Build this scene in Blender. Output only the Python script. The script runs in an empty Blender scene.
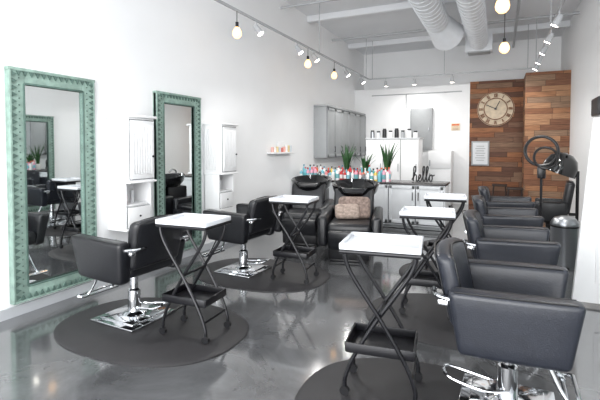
import bpy, bmesh, math, random
from mathutils import Vector, Matrix
random.seed(4)
sc = bpy.context.scene
try:
    sc.view_settings.view_transform = 'Standard'
except Exception:
    pass

# ---------------------------------------------------------------- materials
def lin(c):
    out = []
    for v in c[:3]:
        v = v / 255.0
        out.append(v / 12.92 if v <= 0.04045 else ((v + 0.055) / 1.055) ** 2.4)
    return (*out, 1.0)

MC = {}
def M(name, col, rough=0.5, metal=0.0, noise=0.0, nscale=8.0, bump=0.0, bscale=60.0, emit=None, es=0.0, coat=0.0, trans=0.0):
    if name in MC:
        return MC[name]
    m = bpy.data.materials.new(name); m.use_nodes = True
    nt = m.node_tree; b = nt.nodes['Principled BSDF']
    c = lin(col)
    b.inputs['Roughness'].default_value = rough
    b.inputs['Metallic'].default_value = metal
    b.inputs['Coat Weight'].default_value = coat
    b.inputs['Transmission Weight'].default_value = trans
    tc = nt.nodes.new('ShaderNodeTexCoord')
    if noise > 0:
        n = nt.nodes.new('ShaderNodeTexNoise'); n.inputs['Scale'].default_value = nscale
        n.inputs['Detail'].default_value = 5
        r = nt.nodes.new('ShaderNodeValToRGB')
        r.color_ramp.elements[0].position = 0.3; r.color_ramp.elements[1].position = 0.7
        r.color_ramp.elements[0].color = tuple(x * (1 - noise) for x in c[:3]) + (1,)
        r.color_ramp.elements[1].color = tuple(min(1, x * (1 + noise)) for x in c[:3]) + (1,)
        nt.links.new(tc.outputs['Object'], n.inputs['Vector'])
        nt.links.new(n.outputs['Fac'], r.inputs['Fac'])
        nt.links.new(r.outputs['Color'], b.inputs['Base Color'])
    else:
        b.inputs['Base Color'].default_value = c
    if bump > 0:
        n2 = nt.nodes.new('ShaderNodeTexNoise'); n2.inputs['Scale'].default_value = bscale
        bp = nt.nodes.new('ShaderNodeBump'); bp.inputs['Strength'].default_value = bump
        bp.inputs['Distance'].default_value = 0.01
        nt.links.new(tc.outputs['Object'], n2.inputs['Vector'])
        nt.links.new(n2.outputs['Fac'], bp.inputs['Height'])
        nt.links.new(bp.outputs['Normal'], b.inputs['Normal'])
    if emit:
        b.inputs['Emission Color'].default_value = lin(emit)
        b.inputs['Emission Strength'].default_value = es
    MC[name] = m
    return m

WALL = M('wall_paint', (242, 243, 244), 0.75, noise=0.012, nscale=2, bump=0.05, bscale=40)
CEILM = M('ceiling_paint', (230, 232, 235), 0.85, noise=0.02, nscale=1)
WHITE = M('white_lacquer', (238, 239, 240), 0.35, noise=0.01)
BASE = M('baseboard_paint', (190, 193, 197), 0.5)
LEATHER = M('black_leather', (23, 24, 28), 0.34, noise=0.15, nscale=20, bump=0.15, bscale=140)
LEATHER2 = M('right_chair_leather', (35, 38, 46), 0.36, noise=0.12, nscale=20, bump=0.15, bscale=140)  # leather tone of the right-hand chairs, paler and bluer than the left ones
PIPING = M('leather_piping', (14, 14, 17), 0.4)
BLACK = M('black_plastic', (20, 20, 23), 0.35)
BLKMET = M('black_metal', (24, 24, 28), 0.35, metal=0.3)
CERAM = M('black_ceramic', (14, 14, 16), 0.1, coat=0.6)
CHROME = M('chrome', (225, 227, 230), 0.08, metal=1.0)
STEEL = M('brushed_steel', (165, 168, 172), 0.3, metal=0.9)
RAIL = M('rail_aluminium', (176, 178, 181), 0.4)
MATM = M('rubber_mat', (42, 41, 43), 0.55, noise=0.1, nscale=12, bump=0.08, bscale=200)
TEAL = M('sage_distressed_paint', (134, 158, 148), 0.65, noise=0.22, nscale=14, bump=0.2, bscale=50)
TEALD = M('dark_sage_paint', (82, 106, 98), 0.65, noise=0.2, nscale=14)  # darker sage tone for the frame's teeth, dots and inner lips
MIRR = M('mirror_glass', (236, 240, 240), 0.015, metal=1.0)
GRAYC = M('gray_cabinet_paint', (158, 161, 163), 0.5, noise=0.03)
LGRAY = M('light_gray_cabinet', (208, 211, 214), 0.45, noise=0.02)
GAP = M('cabinet_gap', (90, 92, 95), 0.8)
DTOP = M('dark_countertop', (58, 54, 54), 0.25, noise=0.2, nscale=30)
TRAY = M('white_tray', (218, 221, 226), 0.25, coat=0.3)
DUCT = M('duct_white', (222, 225, 229), 0.45, noise=0.03)
BULB = M('warm_bulb_glass', (255, 200, 130), 0.3, emit=(255, 196, 130), es=3.2)
LAMP = M('lamp_lens', (255, 250, 240), 0.3, emit=(255, 246, 232), es=24)
LEAF = M('snake_plant_leaf', (46, 84, 46), 0.45, noise=0.35, nscale=25)
POT = M('plant_pot', (225, 225, 222), 0.4)
FABRIC = M('pillow_fabric', (128, 112, 104), 0.9, noise=0.45, nscale=30, bump=0.3)
CREAM = M('clock_cream', (206, 190, 166), 0.7, noise=0.15, nscale=10)
DWOOD = M('dark_stool_wood', (42, 28, 22), 0.5, noise=0.2)

def concrete():
    m = bpy.data.materials.new('polished_concrete'); m.use_nodes = True
    nt = m.node_tree; b = nt.nodes['Principled BSDF']
    tc = nt.nodes.new('ShaderNodeTexCoord')
    n = nt.nodes.new('ShaderNodeTexNoise'); n.inputs['Scale'].default_value = 0.9; n.inputs['Detail'].default_value = 10
    n.inputs['Roughness'].default_value = 0.68; n.inputs['Distortion'].default_value = 0.8
    r = nt.nodes.new('ShaderNodeValToRGB')
    r.color_ramp.elements[0].position = 0.32; r.color_ramp.elements[0].color = lin((58, 59, 61))
    r.color_ramp.elements[1].position = 0.68; r.color_ramp.elements[1].color = lin((106, 107, 109))
    nt.links.new(tc.outputs['Object'], n.inputs['Vector']); nt.links.new(n.outputs['Fac'], r.inputs['Fac'])
    nt.links.new(r.outputs['Color'], b.inputs['Base Color'])
    n2 = nt.nodes.new('ShaderNodeTexNoise'); n2.inputs['Scale'].default_value = 3; n2.inputs['Detail'].default_value = 4
    r2 = nt.nodes.new('ShaderNodeMapRange'); r2.inputs['To Min'].default_value = 0.06; r2.inputs['To Max'].default_value = 0.22
    nt.links.new(tc.outputs['Object'], n2.inputs['Vector']); nt.links.new(n2.outputs['Fac'], r2.inputs['Value'])
    nt.links.new(r2.outputs['Result'], b.inputs['Roughness'])
    b.inputs['IOR'].default_value = 1.55
    b.inputs['Coat Weight'].default_value = 0.9; b.inputs['Coat Roughness'].default_value = 0.07
    return m
FLOORM = concrete()

def planks(name, ramp, rowh, plen):
    m = bpy.data.materials.new(name); m.use_nodes = True
    nt = m.node_tree; b = nt.nodes['Principled BSDF']; L = nt.links.new
    def math_(op, a, bv=None):
        n = nt.nodes.new('ShaderNodeMath'); n.operation = op
        for i, v in enumerate((a, bv)):
            if v is None: continue
            if isinstance(v, (int, float)): n.inputs[i].default_value = v
            else: L(v, n.inputs[i])
        return n.outputs[0]
    tc = nt.nodes.new('ShaderNodeTexCoord'); s = nt.nodes.new('ShaderNodeSeparateXYZ')
    L(tc.outputs['Object'], s.inputs[0])
    h = math_('ADD', s.outputs[0], s.outputs[1])
    rowf = math_('DIVIDE', s.outputs[2], rowh); row = math_('FLOOR', rowf)
    w1 = nt.nodes.new('ShaderNodeTexWhiteNoise'); w1.noise_dimensions = '1D'; L(row, w1.inputs['W'])
    colf = math_('DIVIDE', math_('ADD', h, math_('MULTIPLY', w1.outputs['Value'], 7.0)), plen); col = math_('FLOOR', colf)
    cc = nt.nodes.new('ShaderNodeCombineXYZ'); L(col, cc.inputs[0]); L(row, cc.inputs[1])
    w2 = nt.nodes.new('ShaderNodeTexWhiteNoise'); w2.noise_dimensions = '3D'; L(cc.outputs[0], w2.inputs['Vector'])
    r = nt.nodes.new('ShaderNodeValToRGB'); r.color_ramp.interpolation = 'CONSTANT'
    while len(r.color_ramp.elements) < len(ramp): r.color_ramp.elements.new(0.5)
    for i, c in enumerate(ramp):
        r.color_ramp.elements[i].position = i / len(ramp); r.color_ramp.elements[i].color = lin(c)
    L(w2.outputs['Value'], r.inputs['Fac'])
    g = nt.nodes.new('ShaderNodeCombineXYZ')
    L(math_('ADD', math_('MULTIPLY', h, 1.6), math_('MULTIPLY', w2.outputs['Value'], 30)), g.inputs[0]); L(math_('MULTIPLY', s.outputs[2], 30), g.inputs[1])
    n = nt.nodes.new('ShaderNodeTexNoise'); n.inputs['Scale'].default_value = 2.2; n.inputs['Detail'].default_value = 7
    L(g.outputs[0], n.inputs['Vector'])
    mr = nt.nodes.new('ShaderNodeMapRange'); mr.inputs['From Min'].default_value = .25; mr.inputs['From Max'].default_value = .75
    mr.inputs['To Min'].default_value = 0.45; mr.inputs['To Max'].default_value = 1.45
    L(n.outputs['Fac'], mr.inputs['Value'])
    fr = math_('FRACT', rowf); fc = math_('FRACT', colf)
    g1 = math_('GREATER_THAN', fr, .06); g2 = math_('GREATER_THAN', fc, .012)
    k = math_('ADD', math_('MULTIPLY', math_('MULTIPLY', g1, g2), .75), .25)
    v = nt.nodes.new('ShaderNodeVectorMath'); v.operation = 'SCALE'; L(r.outputs['Color'], v.inputs[0]); L(math_('MULTIPLY', mr.outputs['Result'], k), v.inputs['Scale'])
    L(v.outputs[0], b.inputs['Base Color']); b.inputs['Roughness'].default_value = 0.75
    return m
PLANK = planks('reclaimed_wood_planks', [(128, 82, 54), (102, 66, 48), (146, 98, 66), (116, 86, 68), (134, 86, 58), (94, 64, 50), (128, 100, 80)], .135, .9)
PLANK2 = planks('reclaimed_wood_planks_light', [(156, 110, 78), (132, 88, 62), (166, 124, 92), (138, 110, 88), (122, 82, 60)], .135, .7)

# ---------------------------------------------------------------- builder
class B:
    def __init__(s, name):
        s.name = name; s.bm = bmesh.new(); s.mats = []
    def mi(s, m):
        if m not in s.mats: s.mats.append(m)
        return s.mats.index(m)
    def merge(s, t, mat, mtx=None, smooth=True):
        if mtx is not None: bmesh.ops.transform(t, matrix=mtx, verts=t.verts)
        i = s.mi(mat)
        for f in t.faces: f.material_index = i; f.smooth = smooth
        me = bpy.data.meshes.new('tmp'); t.to_mesh(me); t.free()
        s.bm.from_mesh(me); bpy.data.meshes.remove(me)
    def box(s, c, size, mat, bev=0.0, rot=(0, 0, 0), seg=2, cuts=None, fn=None, taper=None):
        t = bmesh.new(); bmesh.ops.create_cube(t, size=1)
        for v in t.verts: v.co = Vector((v.co.x * size[0], v.co.y * size[1], v.co.z * size[2]))
        if taper:
            for v in t.verts: v.co = taper(v.co.copy())
        if bev > 0: bmesh.ops.bevel(t, geom=list(t.edges), offset=bev, segments=seg, affect='EDGES', profile=0.5)
        if cuts:
            for ax, n in cuts:
                for k in range(1, n):
                    p = [0, 0, 0]; no = [0, 0, 0]; p[ax] = -size[ax] / 2 + size[ax] * k / n; no[ax] = 1
                    bmesh.ops.bisect_plane(t, geom=t.verts[:] + t.edges[:] + t.faces[:], plane_co=p, plane_no=no)
        if fn:
            for v in t.verts: v.co = fn(v.co.copy())
        R = Matrix.Rotation(rot[2], 4, 'Z') @ Matrix.Rotation(rot[1], 4, 'Y') @ Matrix.Rotation(rot[0], 4, 'X')
        s.merge(t, mat, Matrix.Translation(c) @ R)
    def cyl(s, p1, p2, r, mat, r2=None, seg=20):
        p1 = Vector(p1); p2 = Vector(p2); d = p2 - p1
        t = bmesh.new()
        bmesh.ops.create_cone(t, cap_ends=True, cap_tris=False, segments=seg, radius1=r, radius2=r if r2 is None else r2, depth=d.length)
        q = Vector((0, 0, 1)).rotation_difference(d.normalized()).to_matrix().to_4x4()
        s.merge(t, mat, Matrix.Translation((p1 + p2) / 2) @ q)
    def sph(s, c, r, mat, sc_=(1, 1, 1), u=20, v=12):
        t = bmesh.new(); bmesh.ops.create_uvsphere(t, u_segments=u, v_segments=v, radius=r)
        s.merge(t, mat, Matrix.Translation(c) @ Matrix.Diagonal((*sc_, 1)))
    def tube(s, pts, r, mat, seg=8, closed=False, sub=0):
        P = [Vector(p) for p in pts]
        if sub:
            Q = []; n = len(P)
            for i in range(n if closed else n - 1):
                a = P[(i - 1) % n] if (closed or i > 0) else P[i]
                b = P[i]; c = P[(i + 1) % n]
                d = P[(i + 2) % n] if (closed or i + 2 < n) else c
                for k in range(sub):
                    t_ = k / sub
                    Q.append(0.5 * ((2 * b) + (c - a) * t_ + (2 * a - 5 * b + 4 * c - d) * t_ ** 2 + (3 * b - a - 3 * c + d) * t_ ** 3))
            if not closed: Q.append(P[-1])
            P = Q
        t = bmesh.new(); rings = []; n = len(P); up = None
        for i, p in enumerate(P):
            if closed: d = P[(i + 1) % n] - P[i - 1]
            else: d = P[min(i + 1, n - 1)] - P[max(i - 1, 0)]
            d.normalize()
            if up is None: up = Vector((0, 0, 1)) if abs(d.z) < 0.9 else Vector((1, 0, 0))
            x = d.cross(up)
            if x.length < 1e-4: x = d.orthogonal()
            x.normalize(); y = x.cross(d).normalized(); up = y
            rings.append([t.verts.new(p + r * (math.cos(2 * math.pi * k / seg) * x + math.sin(2 * math.pi * k / seg) * y)) for k in range(seg)])
        m_ = n if closed else n - 1
        for i in range(m_):
            a = rings[i]; b = rings[(i + 1) % n]
            for k in range(seg):
                t.faces.new((a[k], a[(k + 1) % seg], b[(k + 1) % seg], b[k]))
        if not closed:
            t.faces.new(rings[0]); t.faces.new(rings[-1][::-1])
        bmesh.ops.recalc_face_normals(t, faces=t.faces)
        s.merge(t, mat)
    def lathe(s, prof, c, mat, seg=28, mtx=None):
        t = bmesh.new(); rings = []
        for (r, z) in prof:
            rings.append([t.verts.new((max(r, 1e-4) * math.cos(2 * math.pi * k / seg), max(r, 1e-4) * math.sin(2 * math.pi * k / seg), z)) for k in range(seg)])
        for i in range(len(rings) - 1):
            a = rings[i]; b = rings[i + 1]
            for k in range(seg): t.faces.new((a[k], a[(k + 1) % seg], b[(k + 1) % seg], b[k]))
        bmesh.ops.recalc_face_normals(t, faces=t.faces)
        s.merge(t, mat, Matrix.Translation(c) @ (mtx if mtx is not None else Matrix.Identity(4)))
    def poly(s, pts, h, mat, bev=0.0, mtx=None):
        t = bmesh.new(); f = t.faces.new([t.verts.new(p) for p in pts])
        r = bmesh.ops.extrude_face_region(t, geom=[f])
        bmesh.ops.translate(t, vec=h, verts=[g for g in r['geom'] if isinstance(g, bmesh.types.BMVert)])
        bmesh.ops.recalc_face_normals(t, faces=t.faces)
        s.merge(t, mat, mtx)
    def done(s, loc=(0, 0, 0), rz=0.0, angle=35):
        me = bpy.data.meshes.new(s.name)
        s.bm.to_mesh(me); s.bm.free()
        for m in s.mats: me.materials.append(m)
        try: me.set_sharp_from_angle(angle=math.radians(angle))
        except Exception: pass
        o = bpy.data.objects.new(s.name, me); sc.collection.objects.link(o)
        o.location = loc; o.rotation_euler = (0, 0, rz)
        return o
def copy(o, loc, rz=None):
    n = bpy.data.objects.new(o.name.split('.')[0], o.data); sc.collection.objects.link(n)
    n.location = loc; n.rotation_euler = (0, 0, o.rotation_euler[2] if rz is None else rz)
    return n
H90 = math.pi / 2

# ---------------------------------------------------------------- room shell
XL, XR, YF, YB, ZC = -4.16, 1.5, -2.5, 14.0, 4.7
def slab(name, lo, hi, mat):
    b = B(name)
    c = [(lo[i] + hi[i]) / 2 for i in range(3)]; sz = [hi[i] - lo[i] for i in range(3)]
    t = bmesh.new(); bmesh.ops.create_cube(t, size=1)
    for v in t.verts: v.co = Vector((v.co.x * sz[0] + c[0], v.co.y * sz[1] + c[1], v.co.z * sz[2] + c[2]))
    b.merge(t, mat, smooth=False)
    return b.done()
slab('floor', (XL - .1, YF - .1, -.1), (XR + .1, YB + .1, 0), FLOORM)
slab('ceiling', (XL - .1, YF - .1, ZC), (XR + .1, YB + .1, ZC + .1), CEILM)
slab('wall_left', (XL - .1, YF - .1, 0), (XL, YB + .1, ZC), WALL)
slab('wall_right', (XR, YF - .1, 0), (XR + .1, YB + .1, ZC), WALL)
slab('wall_back', (XL, YB, 0), (XR, YB + .1, ZC), WALL)
slab('wall_partition', (XL, 13.0, 0), (-0.79, YB, 3.4), WALL)
slab('wall_wood_recess', (-0.79, 13.0, 0), (0.545, YB, 3.45), PLANK)
slab('wall_wood_column', (0.545, 12.0, 0), (XR, YB, 3.45), PLANK2)
slab('baseboard_left', (XL, YF, 0), (XL + .015, 13, .1), BASE)
slab('baseboard_right', (XR - .015, YF, 0), (XR, 12, .1), BASE)
w = B('window_1')
for x in (XL + .05, -2.3, -.4, XR - .05): w.box((x, YF, 2.0), (.08, .1, 4.0), BLKMET)
for z in (.05, 2.6, 3.95): w.box(((XL + XR) / 2, YF, z), (XR - XL, .1, .08), BLKMET)
w.done()
slab('wall_front', (XL, YF - .05, 4.0), (XR, YF + .05, ZC), WALL)

b = B('ceiling_beams')
for y in (3.0, 6.2, 9.4, 12.4):
    b.box(((XL + XR) / 2, y, ZC - .07), (XR - XL, .16, .14), CEILM, .01)
b.done()
b = B('air_duct')
b.cyl((-1.2, 4.0, 4.15), (-1.2, 9.2, 4.15), .24, DUCT, seg=28)
for k in range(26): b.cyl((-1.2, 4.1 + k * .2, 4.15), (-1.2, 4.115 + k * .2, 4.15), .247, DUCT, seg=28)
b.cyl((-1.2, 9.2, 4.15), (-1.05, 9.75, 4.0), .24, DUCT, .34, seg=28)
for y in (6, 8.6): b.cyl((-1.2, y, 4.35), (-1.2, y, 4.7), .02, STEEL)
b.done()
b = B('air_duct')
b.cyl((-.5, 4.0, 4.15), (-.5, 11.2, 4.15), .22, DUCT, seg=28)
for k in range(36): b.cyl((-.5, 4.1 + k * .2, 4.15), (-.5, 4.115 + k * .2, 4.15), .227, DUCT, seg=28)
b.box((-.5, 11.4, 4.12), (.6, .45, .4), DUCT, .01)
b.box((-.5, 11.4, 3.91), (.5, .36, .03), GRAYC)
for y in (6, 10): b.cyl((-.5, y, 4.35), (-.5, y, 4.7), .02, STEEL)
b.done()
b = B('sprinkler_pipe')
b.cyl((XL, 8.0, 4.5), (XR, 8.0, 4.5), .025, RAIL)
b.cyl((.3, 3.0, 4.5), (.3, 13.9, 4.5), .03, RAIL)
b.cyl((XL, 11.0, 4.5), (XR, 11.0, 4.5), .03, RAIL)
for y in (5, 8, 11): b.cyl((.3, y, 4.5), (.3, y, 4.7), .015, RAIL)
b.done()
b = B('conduit_pipe')
b.cyl((-3.6, 12.975, 3.2), (-1.0, 12.975, 3.2), .015, RAIL)
b.cyl((-2.55, 12.975, 2.77), (-2.55, 12.975, 3.2), .015, RAIL)
b.done()

# ---------------------------------------------------------------- track lighting
LIGHTS = []
def spot_head(b, x, y, z, tilt, e=0):
    b.cyl((x, y, z), (x, y, z - .08), .012, RAIL)
    d = Vector((math.sin(tilt), 0.15, -math.cos(tilt))).normalized()
    p = Vector((x, y, z - .1))
    b.cyl(p - d * .04, p + d * .12, .036, RAIL, .055)
    b.cyl(p + d * .12, p + d * .126, .048, LAMP)
    if e: LIGHTS.append((p + d * .17, d, e))
def bulb(b, x, y, z, ztop, k=1.0):
    b.cyl((x, y, z + .1), (x, y, ztop), .006, BLKMET, seg=8)
    b.cyl((x, y, z + .07), (x, y, z + .15), .024, BLKMET)
    b.lathe([(0, -.075 * k), (.03 * k, -.066 * k), (.052 * k, -.04 * k), (.058 * k, -.01 * k), (.05 * k, .025 * k), (.03 * k, .055 * k), (.022, .08)], (x, y, z), BULB)
b = B('track_light_rail')
b.box((-3.5, 6.7, 3.6), (.035, 11.2, .03), RAIL)
for y in (2, 4.9, 8.5, 12): b.cyl((-3.5, y, 3.6), (-3.5, y, ZC), .01, RAIL)
for y, e in ((2.6, 112), (5.9, 115), (7.4, 0), (8.2, 115), (10.2, 115), (11.5, 0)): spot_head(b, -3.5, y, 3.59, .6, e)
for y in (5.35, 7.9, 9.4): bulb(b, -3.5, y, 3.28, 3.6, 1.15)
b.done()
b = B('track_light_rail')
b.box((-1.4, 12.3, 3.6), (4.2, .035, .03), RAIL)
for x in (-3.4, -1.4, .6): b.cyl((x, 12.3, 3.6), (x, 12.3, ZC), .01, RAIL)
for x, e in ((-3.0, 0), (-2.2, 45), (-1.2, 0)): spot_head(b, x, 12.3, 3.59, 0, e)
b.done()
b = B('track_light_rail')
b.box((.75, 7.0, 3.6), (.035, 10, .03), RAIL)
for y in (2.5, 5.5, 8.5, 11.8): b.cyl((.75, y, 3.6), (.75, y, ZC), .01, RAIL)
for y, e in ((4.4, 112), (5.8, 0), (7.3, 112), (8.4, 0), (9.4, 112), (10.4, 0), (11.2, 45)): spot_head(b, .75, y, 3.59, -.5, e)
b.done()
b = B('pendant_bulb')
bulb(b, 0, 0, 0, 1.4, 1.4)
p = b.done((0.0, 5.7, 3.3))
p2 = copy(p, (.04, 8.1, 3.3))

# ---------------------------------------------------------------- mirrors
def mirror_obj():
    b = B('framed_wall_mirror')
    W, Hh, fw, t = .92, 2.22, .15, .06
    zc = .13 + Hh / 2
    for sx in (-1, 1):
        b.box((sx * (W / 2 - fw / 2), -t / 2, zc), (fw, t, Hh), TEAL, .006)
        b.box((sx * (W / 2 - .012), -t / 2 - .012, zc), (.024, t, Hh), TEAL, .006)
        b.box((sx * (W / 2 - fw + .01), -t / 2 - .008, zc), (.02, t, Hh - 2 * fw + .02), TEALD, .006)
    for z in (.13 + fw / 2, .13 + Hh - fw / 2):
        b.box((0, -t / 2, z), (W - 2 * fw, t, fw), TEAL, .006)
    b.box((0, -t / 2 - .012, .142), (W, t, .024), TEAL, .006)
    b.box((0, -t / 2 - .012, .13 + Hh - .012), (W + .02, t, .03), TEAL, .006)
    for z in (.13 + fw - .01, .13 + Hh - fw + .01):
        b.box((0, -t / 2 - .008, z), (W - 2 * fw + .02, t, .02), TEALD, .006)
    n = 34
    for k in range(n):
        z = .19 + (Hh - .12) * k / (n - 1)
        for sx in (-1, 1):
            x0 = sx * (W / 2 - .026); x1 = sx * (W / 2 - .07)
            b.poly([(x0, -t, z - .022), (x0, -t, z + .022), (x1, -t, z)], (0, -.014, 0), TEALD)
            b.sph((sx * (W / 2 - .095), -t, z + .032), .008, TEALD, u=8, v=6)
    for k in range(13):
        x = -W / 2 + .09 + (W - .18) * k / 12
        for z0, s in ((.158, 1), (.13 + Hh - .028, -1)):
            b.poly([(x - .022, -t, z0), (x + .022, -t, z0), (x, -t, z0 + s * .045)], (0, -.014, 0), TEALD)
    b.box((0, -.03, zc), (W - 2 * fw + .005, .012, Hh - 2 * fw + .005), MIRR)
    return b.done((XL, 2.93, 0), H90)
mo = mirror_obj()
copy(mo, (XL, 4.80, 0))
for y in (2.7, 4.3, 6.4): copy(mo, (XR, y, 0), -H90)

# ---------------------------------------------------------------- wall cabinets
def wallcab():
    b = B('wall_cabinet')
    b.box((0, -.17, 1.58), (.4, .34, .76), WHITE, .006)
    b.box((0, -.18, 1.965), (.44, .4, .03), WHITE, .008)
    b.box((0, -.18, 1.205), (.42, .38, .025), WHITE, .006)
    b.box((0, -.341, 1.58), (.375, .006, .70), GAP)
    b.box((0, -.35, 1.58), (.36, .02, .68), WHITE, .004)
    for k in range(8): b.box((-.14 + k * .04, -.362, 1.58), (.028, .01, .56), WHITE, .003)
    for k in range(7): b.box((-.205, -.3 + k * .042, 1.58), (.012, .028, .62), WHITE, .003)
    b.sph((.15, -.376, 1.5), .014, BLKMET)
    b.box((0, -.01, .93), (.4, .02, .56), WHITE)
    for sx in (-1, 1): b.box((sx * .19, -.15, .93), (.02, .28, .56), WHITE, .003)
    b.box((0, -.15, .65), (.4, .3, .025), WHITE, .004)
    b.box((0, -.14, .93), (.36, .26, .02), WHITE, .004)
    b.box((0, -.15, .79), (.355, .26, .25), WHITE, .004)
    b.box((0, -.282, .79), (.345, .006, .245), GAP)
    b.box((0, -.292, .79), (.335, .02, .235), WHITE, .004)
    b.sph((0, -.312, .8), .012, BLKMET)
    b.cyl((.05, -.12, .94), (.05, -.12, 1.09), .025, LGRAY); b.cyl((-.06, -.12, .94), (-.06, -.12, 1.05), .03, M('pink', (220, 170, 175)))
    return b.done((XL, 3.80, 0), H90)
wc = wallcab()
copy(wc, (XL, 5.60, 0))
copy(wc, (XR, 3.5, 0), -H90)
b = B('electrical_outlet')
b.box((0, -.008, .45), (.08, .012, .12), LGRAY, .004)
for z in (.425, .475): b.box((0, -.015, z), (.035, .004, .03), GAP, .001)
eo = b.done((XL, 4.1, 0), H90); copy(eo, (XL, 3.68, 0)); copy(eo, (XL, 5.9, 0))

b = B('floating_shelf')
b.box((0, -.08, 1.5), (1.0, .16, .03), WHITE, .004)
cols = [(230, 180, 170), (240, 240, 240), (220, 200, 150), (200, 210, 220), (210, 120, 110)]
for k in range(9):
    b.cyl((-.42 + k * .1, -.08, 1.515), (-.42 + k * .1, -.08, 1.6 + .07 * random.random()), .03, M('shelf_item_%d' % (k % 5), cols[k % 5]), seg=12)
b.box((.05, -.03, 1.62), (.3, .02, .22), WHITE, .003)
b.done((XL, 7.9, 0), H90)

# ---------------------------------------------------------------- salon chairs
def chair(LE, foot=.53):
    b = B('salon_chair')
    b.box((0, 0, .012), (.54, .54, .024), CHROME, .008)
    b.box((0, 0, .03), (.42, .42, .02), CHROME, .008)
    b.lathe([(.11, .038), (.1, .05), (.06, .065), (.055, .26), (.045, .27), (.036, .275), (.036, .46)], (0, 0, 0), CHROME)
    b.box((0, 0, .45), (.3, .34, .03), BLKMET, .008)
    b.box((0, .02, .53), (.53, .56, .15), LE, .045, seg=4, cuts=[(0, 6), (1, 6)],
          fn=lambda v: Vector((v.x, v.y, v.z + (.015 * (1 - (v.x / .27) ** 2) if v.z > 0 else 0))))
    for sx in (-1, 1):
        b.box((sx * .335, .02, .615), (.12, .60, .37), LE, .035, seg=4, cuts=[(1, 6), (2, 4)],
              fn=lambda v, sx=sx: Vector((v.x + sx * (.02 * v.z / .16 - .1 * v.y * v.y), v.y * (1 + .09 * v.z / .18), v.z + .03 * v.y)))
        for off in (-.045, .045):
            b.tube([(sx * (.357 - .1 * yy * yy) + off, .02 + yy * 1.07, .795 + .03 * yy) for yy in (-.27, -.18, -.09, 0, .09, .18, .27)], .005, PIPING, 6)
        b.box((sx * .315, -.335, .70), (.05, .06, .035), CHROME, .008)
        b.tube([(sx * .35, -.24, .72), (sx * .35, -.32, .73), (sx * .31, -.38, .735), (sx * .22, -.40, .74)], .014, CHROME, 8, sub=4)
    bf = lambda v: Vector((v.x * (1 + .04 * v.z / .2), v.y + .55 * v.x * v.x - .22 * v.z, v.z - .22 * v.x * v.x))
    b.box((0, -.33, .76), (.58, .11, .43), LE, .045, seg=4, cuts=[(0, 10), (2, 5)], fn=bf)
    for yy in (-.05, .05):
        P = [(-.26, -.17), (-.265, 0), (-.265, .17), (-.2, .2), (0, .212), (.2, .2), (.265, .17), (.265, 0), (.26, -.17)]
        b.tube([tuple(bf(Vector((x, yy, z))) + Vector((0, -.33, .76))) for x, z in P], .005, PIPING, 6, sub=3)
    f = foot
    for sx in (-1, 1):
        b.tube([(sx * .1, f - .33, .44), (sx * .1, f - .2, .42), (sx * .12, f - .1, .24), (sx * .14, f - .05, .17)], .013, CHROME, 8, sub=4)
    b.tube([(-.2, f - .06, .17), (.2, f - .06, .17)], .016, CHROME, 10)
    b.tube([(-.2, f, .18), (.2, f, .18)], .013, CHROME, 10)
    for sx in (-1, 1): b.tube([(sx * .2, f - .06, .17), (sx * .215, f - .03, .175), (sx * .2, f, .18)], .013, CHROME, 8)
    b.tube([(.05, 0, .12), (.1, -.12, .12), (.1, -.3, .15), (.06, -.36, .17), (-.02, -.36, .17), (-.06, -.3, .15), (-.06, -.1, .12)], .010, CHROME, 8, sub=4)
    return b
ch = chair(LEATHER).done((-3.08, 2.95, .022), H90 - .05)
copy(ch, (-2.98, 4.68, .022), H90 - .05)
ch2 = chair(LEATHER2, .36).done((.06, 2.86, .022), -H90 - .02)
for x, y in ((.11, 4.38), (.11, 5.85)):
    copy(ch2, (x, y, .022), -H90 + .02)
copy(ch2, (.12, 7.3, .022), -H90)

def mat_obj():
    b = B('anti_fatigue_mat')
    def ring(a, c, z):
        P = []
        for k in range(64):
            t = 2 * math.pi * k / 64; cx, sy = math.cos(t), math.sin(t)
            e = 2 / 2.4
            P.append((a * math.copysign(abs(cx) ** e, cx), c * math.copysign(abs(sy) ** e, sy), z))
        return P
    t = bmesh.new()
    R = [[t.verts.new(p) for p in ring(*q)] for q in ((.88, .64, 0), (.88, .64, .008), (.85, .61, .02))]
    for i in range(2):
        for k in range(64): t.faces.new((R[i][k], R[i][(k + 1) % 64], R[i + 1][(k + 1) % 64], R[i + 1][k]))
    t.faces.new(R[0][::-1]); t.faces.new(R[2])
    b.merge(t, MATM)
    return b.done((-2.80, 2.89, 0.001), 0)
mt = mat_obj()
copy(mt, (-2.74, 4.72, .001))
for y in (2.60, 4.2, 5.7, 7.3): copy(mt, (-.3, y, .001))

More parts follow.
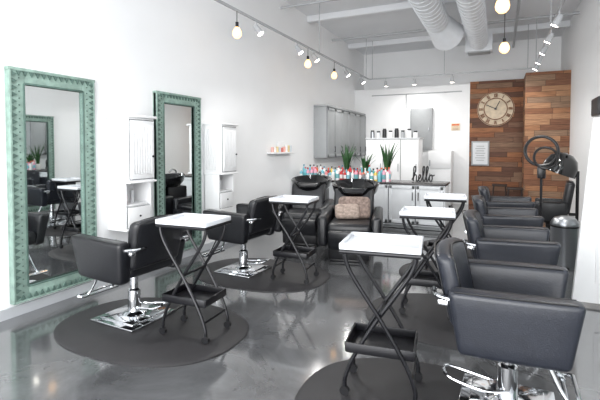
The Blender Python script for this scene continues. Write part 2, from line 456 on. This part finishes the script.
# ---------------------------------------------------------------- trolley carts
def cart():
    b = B('folding_salon_trolley')
    b.box((0, 0, .945), (.48, .38, .012), BLKMET, .003)
    b.box((0, 0, .957), (.47, .37, .014), TRAY, .004)
    for sx in (-1, 1): b.box((sx * .24, 0, .966), (.016, .395, .04), TRAY, .006)
    for sy in (-1, 1): b.box((0, sy * .19, .966), (.48, .016, .04), TRAY, .006)
    b.tube([(-.24, -.19, .932), (.24, -.19, .932), (.24, .19, .932), (-.24, .19, .932)], .013, BLKMET, closed=True)
    for s, y in ((1, -.17), (1, .17), (-1, -.145), (-1, .145)):
        b.tube([(-s * .22, y, .935), (-s * .18, y, .80), (s * .02, y, .50), (s * .16, y, .26), (s * .215, y, .12), (s * .22, y, .06)], .0135, BLKMET, 8, sub=4)
    for s, yy in ((1, .17), (-1, .145)):
        b.tube([(s * .2, -yy, .16), (s * .2, yy, .16)], .01, BLKMET)
        for y in (-yy, yy):
            b.cyl((s * .22, y, .09), (s * .22, y, .045), .014, BLKMET)
            b.cyl((s * .22, y - .014, .03), (s * .22, y + .014, .03), .03, BLACK, seg=16)
    b.box((0, 0, .29), (.42, .32, .012), BLKMET, .003)
    for sx in (-1, 1): b.box((sx * .21, 0, .32), (.012, .32, .06), BLKMET, .003)
    for sy in (-1, 1): b.box((0, sy * .16, .32), (.42, .012, .06), BLKMET, .003)
    b.box((0, 0, .53), (.02, .32, .02), BLKMET, .003)
    return b.done((-2.36, 2.93, .022), .06)
ct = cart()
copy(ct, (-2.24, 4.66, .022), .06)
copy(ct, (-.68, 2.74, .022), .12)
copy(ct, (-.62, 4.25, .022), .10)
copy(ct, (-.62, 5.70, .022), .10)

# ---------------------------------------------------------------- shampoo units
def shampoo(pillow):
    b = B('shampoo_station_chair')
    b.box((0, -.05, .2), (.5, .75, .34), BLACK, .02)
    b.box((0, -.05, .02), (.44, .7, .04), BLACK, .01)
    b.box((0, -.1, .43), (.54, .62, .16), LEATHER, .05, seg=4)
    b.box((0, .24, .68), (.54, .13, .5), LEATHER, .05, rot=(-.32, 0, 0), seg=4)
    for sx in (-1, 1):
        b.box((sx * .33, 0, .42), (.12, .8, .46), LEATHER, .04, seg=4, taper=lambda v: Vector((v.x, v.y, v.z + (-.05 * (v.y < 0) if v.z > 0 else 0))))
    b.box((0, -.44, .3), (.5, .08, .26), LEATHER, .03, rot=(.2, 0, 0))
    b.box((0, .58, .4), (.5, .4, .8), BLACK, .03)
    prof = [(.09, .70), (.24, .76), (.32, .86), (.35, .97), (.335, .985), (.31, .97), (.27, .88), (.18, .8), (.03, .78), (0, .78)]
    t = bmesh.new(); seg = 32; rings = []
    for r, z in prof:
        rg = []
        for k in range(seg):
            a = 2 * math.pi * k / seg; y = math.sin(a); zz = z + .12 * r * y
            if z > .95 and y < -.85: zz -= .07
            rg.append(t.verts.new((max(r, .001) * math.cos(a) * .95, .50 + max(r, .001) * y, zz)))
        rings.append(rg)
    for i in range(len(rings) - 1):
        for k in range(seg): t.faces.new((rings[i][k], rings[i][(k + 1) % seg], rings[i + 1][(k + 1) % seg], rings[i + 1][k]))
    bmesh.ops.recalc_face_normals(t, faces=t.faces)
    b.merge(t, CERAM)
    b.tube([(.1, .8, .9), (.1, .8, 1.06), (.1, .72, 1.1), (.08, .64, 1.05)], .014, CHROME, 8, sub=4)
    b.cyl((-.08, .8, .9), (-.08, .8, 1.04), .02, CHROME)
    if pillow:
        b.box((.02, .1, .66), (.42, .13, .32), FABRIC, .06, rot=(-.35, 0, .1), seg=4)
        b.box((-.06, -.02, .62), (.32, .1, .22), M('pillow_light', (158, 142, 132), .9, noise=.35, nscale=30), .05, rot=(-.45, 0, .25), seg=4)
    return b
s1 = shampoo(True).done((-2.0, 6.15, 0), .22); s1.scale = (1.15, 1.15, 1.05)
s2 = shampoo(False).done((-3.06, 6.8, 0), .22); s2.scale = (1.15, 1.15, 1.05)

# ---------------------------------------------------------------- counter
b = B('salon_counter')
x0, x1, y0, y1 = -4.13, -.93, 8.5, 9.15
b.box(((x0 + x1) / 2, (y0 + y1) / 2, .48), (x1 - x0, y1 - y0, .8), LGRAY, .004)
b.box(((x0 + x1) / 2, (y0 + y1) / 2 + .03, .05), (x1 - x0 - .05, y1 - y0 - .08, .08), GRAYC)
b.box(((x0 + x1) / 2 + .01, (y0 + y1) / 2, .9), (x1 - x0 + .02, y1 - y0 + .06, .04), DTOP, .006)
b.box(((x0 + x1) / 2, y0 - .003, .48), (x1 - x0 - .04, .004, .76), GAP)
for k in range(6):
    cx = x1 - .28 - k * .53
    b.box((cx, y0 - .01, .49), (.51, .014, .74), LGRAY, .003)
    for s in (-1, 1): b.box((cx + s * .225, y0 - .022, .49), (.06, .014, .74), LGRAY, .003)
    for z in (.15, .83): b.box((cx, y0 - .022, z), (.5, .014, .06), LGRAY, .003)
    hx = cx + (.21 if k % 2 else -.21)
    b.cyl((hx, y0 - .055, .58), (hx, y0 - .055, .74), .009, BLKMET, seg=8)
    for z in (.59, .73): b.cyl((hx, y0 - .02, z), (hx, y0 - .055, z), .006, BLKMET, seg=8)
b.done()
b = B('hair_product_bottles')
pal = [(235, 235, 233), (80, 170, 175), (226, 140, 140), (222, 100, 50), (225, 195, 90), (120, 190, 205), (190, 40, 45), (240, 240, 240), (60, 130, 160), (225, 160, 180)]
for row in range(2):
    for k in range(24):
        x = -3.95 + k * .083 + random.uniform(-.01, .01); y = 8.57 + row * .12
        r = random.uniform(.028, .038); h = random.uniform(.17, .25) + row * .05
        i = random.choice([0, 1, 5, 5, 7, 7, 2, 3, 9, 6, 4, 2]); mm = M('bottle_%d' % i, pal[i], .3)
        b.lathe([(0, 0), (r, 0), (r, h * .75), (r * .8, h * .85), (r * .35, h * .9), (r * .35, h)], (x, y, .92), mm, 14)
        j = random.choice([0, 6, 3, 8])
        b.cyl((x, y, .92 + h), (x, y, .92 + h + .03), r * .5, M('bottle_%d' % j, pal[j], .3) if random.random() < .6 else BLACK, seg=10)
        j = random.choice([0, 7, 1, 5])
        b.cyl((x, y, .92 + h * .2), (x, y, .92 + h * .6), r * 1.02, M('bottle_%d' % j, pal[j], .3), seg=14)
b.done()
def plant(seed, n, hgt):
    random.seed(seed)
    b = B('potted_snake_plant')
    b.lathe([(0, 0), (.08, 0), (.105, .17), (.1, .18), (.09, .16), (0, .16)], (0, 0, 0), POT)
    for k in range(n):
        a = random.uniform(0, 6.28); lean = random.uniform(.02, .16); h = hgt * random.uniform(.6, 1); w_ = random.uniform(.03, .045)
        t = bmesh.new(); L = []
        br = random.uniform(0, .05)
        for j in range(8):
            u = j / 7; ww = w_ * (1 - u ** 2.5) * (0.7 + .6 * u * (1 - u) * 2) + .001
            off = br + lean * u * u * 1.5
            tw = a + H90 + .6 * u
            c = Vector((off * math.cos(a), off * math.sin(a), .15 + h * u))
            d = Vector((math.cos(tw), math.sin(tw), 0)) * ww
            nrm = Vector((-d.y, d.x, 0)).normalized() * .004
            L.append([t.verts.new(c - d), t.verts.new(c + nrm), t.verts.new(c + d), t.verts.new(c - nrm)])
        for j in range(7):
            for q in range(4): t.faces.new((L[j][q], L[j][(q + 1) % 4], L[j + 1][(q + 1) % 4], L[j + 1][q]))
        t.faces.new(L[0]); t.faces.new(L[-1])
        bmesh.ops.recalc_face_normals(t, faces=t.faces)
        b.merge(t, LEAF)
    return b
plant(1, 14, .64).done((-3.02, 8.92, .92))
plant(2, 12, .46).done((-2.62, 8.95, .92))
plant(3, 14, .68).done((-2.12, 8.85, .92))
random.seed(9)
b = B('hello_script_sign')
pts = [(0, .1), (.15, .35), (.28, .85), (.22, 1.0), (.14, .85), (.12, .4), (.10, 0), (.14, .3), (.25, .45), (.33, .35), (.33, .1), (.38, 0), (.5, .12),
       (.62, .3), (.6, .44), (.52, .4), (.48, .2), (.55, .02), (.68, .08), (.85, .5), (.92, .9), (.86, 1.0), (.8, .85), (.8, .3), (.84, .02), (.94, .1),
       (1.08, .5), (1.16, .9), (1.1, 1.0), (1.04, .85), (1.04, .3), (1.08, .02), (1.18, .12), (1.3, .4), (1.42, .42), (1.46, .2), (1.38, .02), (1.28, .08), (1.26, .28), (1.36, .44), (1.5, .4), (1.62, .44)]
b.tube([((p[0] - .8) * .27, (.0 + .004 * math.sin(i)), .015 + p[1] * .30) for i, p in enumerate(pts)], .013, BLACK, 8, sub=4)
b.done((-1.38, 8.75, .92))

# ---------------------------------------------------------------- back area
b = B('upper_wall_cabinets')
for k in range(6):
    y = 9.75 + k * .54 + .27
    b.box((.17, y, 1.98), (.34, .54, 1.24), GRAYC, .004)
    b.box((.345, y, 1.98), (.01, .535, 1.22), GAP)
    b.box((.355, y, 1.98), (.02, .51, 1.2), GRAYC, .004)
    for s in (-1, 1): b.box((.369, y + s * .225, 1.98), (.012, .06, 1.2), GRAYC, .003)
    for z in (1.41, 2.55): b.box((.369, y, z), (.012, .51, .06), GRAYC, .003)
    b.cyl((.395, y + .2, 1.5), (.395, y + .2, 1.64), .008, BLKMET, seg=8)
    for z in (1.51, 1.63): b.cyl((.37, y + .2, z), (.396, y + .2, z), .006, BLKMET, seg=8)
b.box((.18, 11.37, 2.63), (.36, 3.26, .05), GRAYC, .008)
b.done((XL + .005, -.02, 0))

b = B('white_storage_cabinet')
b.box((-2.52, 11.3, .93), (1.35, .6, 1.8), WHITE, .006)
b.box((-2.52, 11.3, .02), (1.25, .5, .04), WHITE)
b.box((-2.52, 11.0, .93), (1.33, .006, 1.78), GAP)
for k in range(3):
    b.box((-2.97 + k * .45, 10.99, .95), (.435, .02, 1.72), WHITE, .004)
    b.cyl((-2.80 + k * .45, 10.96, 1.0), (-2.80 + k * .45, 10.96, 1.2), .01, STEEL, seg=8)
b.box((-2.52, 11.3, 1.845), (1.4, .64, .03), LGRAY, .004)
b.done()
b = B('storage_jars')
for k in range(8):
    x = -3.08 + k * .16; h = random.uniform(.12, .22); mm = random.choice([BLACK, LGRAY, STEEL, WHITE, GRAYC])
    b.cyl((x, 11.2, 1.861), (x, 11.2, 1.861 + h), .055, mm, seg=14); b.cyl((x, 11.2, 1.861 + h), (x, 11.2, 1.9 + h), .045, BLACK, seg=14)
b.done()
b = B('electrical_panel')
b.box((-2.1, 12.945, 2.15), (.62, .1, 1.22), GRAYC, .01)
b.box((-2.1, 12.89, 2.15), (.56, .02, 1.14), GRAYC, .006)
b.box((-1.88, 12.87, 2.15), (.03, .02, .1), STEEL, .004)
b.done()
b = B('wall_safety_sign')
b.box((0, 0, 0), (.24, .012, .2), M('sign_cream', (232, 214, 186), .5), .002)
OR = M('sign_orange', (214, 110, 60), .5)
b.box((0, -.008, .06), (.2, .004, .05), OR)
for z in (0, -.04, -.075): b.box((0, -.008, z), (.16, .004, .012), M('sign_line', (150, 110, 90), .5))
b.done((-1.16, 12.99, 2.2))
b = B('white_refrigerator')
b.box((-1.5, 12.6, .78), (.62, .6, 1.5), WHITE, .02)
b.box((-1.5, 12.6, .02), (.55, .5, .04), BLACK)
b.box((-1.5, 12.28, .53), (.6, .05, .95), WHITE, .015); b.box((-1.5, 12.28, 1.27), (.6, .05, .46), WHITE, .015)
b.cyl((-1.75, 12.23, .6), (-1.75, 12.23, .9), .012, STEEL); b.cyl((-1.75, 12.23, 1.1), (-1.75, 12.23, 1.27), .012, STEEL)
for z in (.62, .88, 1.12, 1.25): b.cyl((-1.75, 12.23, z), (-1.75, 12.26, z), .008, STEEL)
b.done()

b = B('wall_clock')
b.lathe([(0, -.02), (.44, -.02), (.47, -.03), (.47, 0), (0, 0)], (0, 0, 0), CREAM, 48, Matrix.Rotation(-H90, 4, 'X') @ Matrix.Rotation(math.pi, 4, 'X'))
RW = M('clock_rust', (120, 74, 50), .7, noise=.2)
for r in (.45, .29): b.tube([(r * math.cos(t * math.pi / 24), -.035, r * math.sin(t * math.pi / 24)) for t in range(48)], .011, RW, 6, closed=True)
numer = ['XII', 'I', 'II', 'III', 'IIII', 'V', 'VI', 'VII', 'VIII', 'IX', 'X', 'XI']
for k, s in enumerate(numer):
    a = -2 * math.pi * k / 12
    R = Matrix.Rotation(-a, 4, 'Y')
    wd = {'I': .022, 'V': .05, 'X': .05}; tot = sum(wd[c] for c in s); x = -tot / 2
    for c in s:
        cx = x + wd[c] / 2; x += wd[c]
        segs = {'I': [(0, 0)], 'V': [(-.018, 0), (.018, 0)], 'X': [(-.018, .018), (.018, -.018)]}[c]
        for (xt, xb) in segs:
            p = R @ Vector((cx + xt, -.034, .42)); q = R @ Vector((cx + xb, -.034, .32))
            b.cyl(p, q, .008, RW, seg=6)
b.box((.05, -.045, .1), (.02, .008, .24), BLKMET, rot=(0, .45, 0)); b.box((-.1, -.05, .05), (.3, .008, .018), BLKMET, rot=(0, .46, 0))
b.cyl((0, -.02, 0), (0, -.06, 0), .03, BLKMET)
b.done((-.13, 12.99, 2.67))
b = B('framed_print')
b.box((0, -.015, 0), (.46, .03, .68), GRAYC, .006); b.box((0, -.034, 0), (.38, .01, .6), LGRAY)
for k in range(7): b.box((0, -.041, .2 - k * .065), (.26 if k % 2 else .2, .004, .02), GRAYC)
b.done((-.5, 13.0, 1.45))
def stool():
    b = B('wooden_stool')
    b.box((0, 0, .62), (.36, .3, .04), DWOOD, .01)
    for sx in (-1, 1):
        for sy in (-1, 1): b.cyl((sx * .14, sy * .11, .6), (sx * .18, sy * .14, 0), .02, DWOOD, seg=10)
        b.cyl((sx * .16, -.13, .25), (sx * .16, .13, .25), .014, DWOOD, seg=8)
    for sy in (-1, 1): b.cyl((-.16, sy * .13, .3), (.16, sy * .13, .3), .014, DWOOD, seg=8)
    return b.done((0, 12.5, 0))
st = stool(); copy(st, (.34, 11.6, 0))
b = B('trash_can')
b.lathe([(0, 0), (.16, 0), (.165, .02), (.165, .55), (.17, .56), (.17, .6), (.13, .66), (.05, .69), (0, .69)], (0, 0, 0), STEEL, 32)
b.lathe([(.171, .545), (.174, .55), (.174, .565), (.171, .57)], (0, 0, 0), BLACK, 32)
b.box((0, -.17, .02), (.08, .06, .02), BLACK, .005)
b.done((.80, 6.7, 0))

b = B('hood_dryer_chair')
b.lathe([(0, 0), (.3, 0), (.3, .02), (.08, .05), (.05, .06), (.05, .4)], (0, 0, 0), BLKMET)
b.box((0, 0, .45), (.56, .58, .2), LEATHER, .05, seg=4)
b.box((.28, 0, .75), (.13, .56, .56), LEATHER, .05, rot=(0, .15, 0), seg=4)
for s in (-1, 1): b.box((.02, s * .32, .5), (.5, .1, .36), LEATHER, .04, seg=4)
b.cyl((.42, 0, .3), (.42, 0, 1.2), .025, BLKMET)
b.cyl((.3, 0, .45), (.42, 0, .45), .025, BLKMET)
b.lathe([(0, .29), (.12, .27), (.22, .19), (.27, .06), (.28, -.08), (.255, -.08), (.24, .05), (.19, .16), (.1, .23), (0, .25)], (.15, 0, 1.24), CERAM, 32, Matrix.Rotation(.35, 4, 'Y'))
b.cyl((.42, 0, 1.15), (.26, 0, 1.42), .03, BLKMET)
b.done((.80, 8.75, 0), -.1)
b = B('ring_hair_processor')
for a in range(5): b.cyl((0, 0, .08), (.26 * math.cos(a * 1.2566), .26 * math.sin(a * 1.2566), .05), .018, BLKMET)
for a in range(5): b.sph((.26 * math.cos(a * 1.2566), .26 * math.sin(a * 1.2566), .03), .03, BLACK)
b.cyl((0, 0, .05), (0, 0, 1.25), .02, BLKMET)
b.box((0, 0, 1.2), (.12, .12, .2), BLACK, .02)
b.tube([(0, 0, 1.25), (.12, .1, 1.3), (.1, .1, 1.33)], .015, BLKMET)
b.tube([(.24 * math.cos(t * math.pi / 20), .08 + .06 * math.sin(t * math.pi / 20), 1.55 + .24 * math.sin(t * math.pi / 20)) for t in range(40)], .026, BLACK, 8, closed=True)
b.tube([(.06 + .17 * math.cos(t * math.pi / 20), .02 + .1 * math.sin(t * math.pi / 20), 1.44 + .17 * math.sin(t * math.pi / 20)) for t in range(40)], .02, BLACK, 8, closed=True)
b.done((.62, 8.05, 0))

b = B('white_station_divider')
b.box((.4, 0, .97), (.8, .08, 1.86), WHITE, .006, taper=lambda v: Vector((v.x + (.15 if (v.z > 0 and v.x < 0) else 0), v.y, v.z)))
b.box((.44, -.05, 1.0), (.5, .02, 1.5), WHITE, .004)
b.box((.03, 0, .02), (.08, .14, .04), BLACK, .006); b.box((.7, 0, .02), (.08, .14, .04), BLACK, .006)
b.done((.69, 5.15, 0))
b = B('wall_television')
b.box((-.03, 0, 0), (.05, .6, .3), BLACK, .01); b.box((-.058, 0, 0), (.006, .55, .25), M('screen', (40, 42, 46), .5))
b.done((XR, 8.75, 2.3))

# ---------------------------------------------------------------- lights
def area(name, loc, rot, sx, sy, power, col=(1, 1, 1)):
    l = bpy.data.lights.new(name, 'AREA'); l.shape = 'RECTANGLE'; l.size = sx; l.size_y = sy; l.energy = power; l.color = col
    o = bpy.data.objects.new(name, l); sc.collection.objects.link(o); o.location = loc; o.rotation_euler = rot
    return o
area('daylight_storefront', ((XL + XR) / 2, YF - .3, 2.0), (H90, 0, 0), 5.5, 3.9, 610, (.99, .995, 1))
for pos, d, e in LIGHTS:
    l = bpy.data.lights.new('track_spot', 'SPOT'); l.energy = e * 1.1; l.shadow_soft_size = .03; l.color = (1, .98, .95)
    l.spot_size = math.radians(165); l.spot_blend = 1.0
    o = bpy.data.objects.new('track_spot', l); sc.collection.objects.link(o); o.location = pos
    o.rotation_euler = Vector((0, 0, -1)).rotation_difference(d).to_euler()

wd = bpy.data.worlds.new('world'); sc.world = wd; wd.use_nodes = True
bg = wd.node_tree.nodes['Background']; bg.inputs[0].default_value = (.97, .985, 1, 1); bg.inputs[1].default_value = 1.6

# ---------------------------------------------------------------- camera
cam = bpy.data.cameras.new('camera'); co = bpy.data.objects.new('camera', cam); sc.collection.objects.link(co)
cam.sensor_width = 36; cam.lens = 25.8; cam.clip_start = .05
pitch = math.radians(2); yaw = math.atan(200 / 430)
co.location = (0, 0, 1.6); co.rotation_euler = (H90 - pitch, 0, yaw)
cam.shift_y = -(52 - 430 * math.tan(pitch)) / 600
sc.camera = co
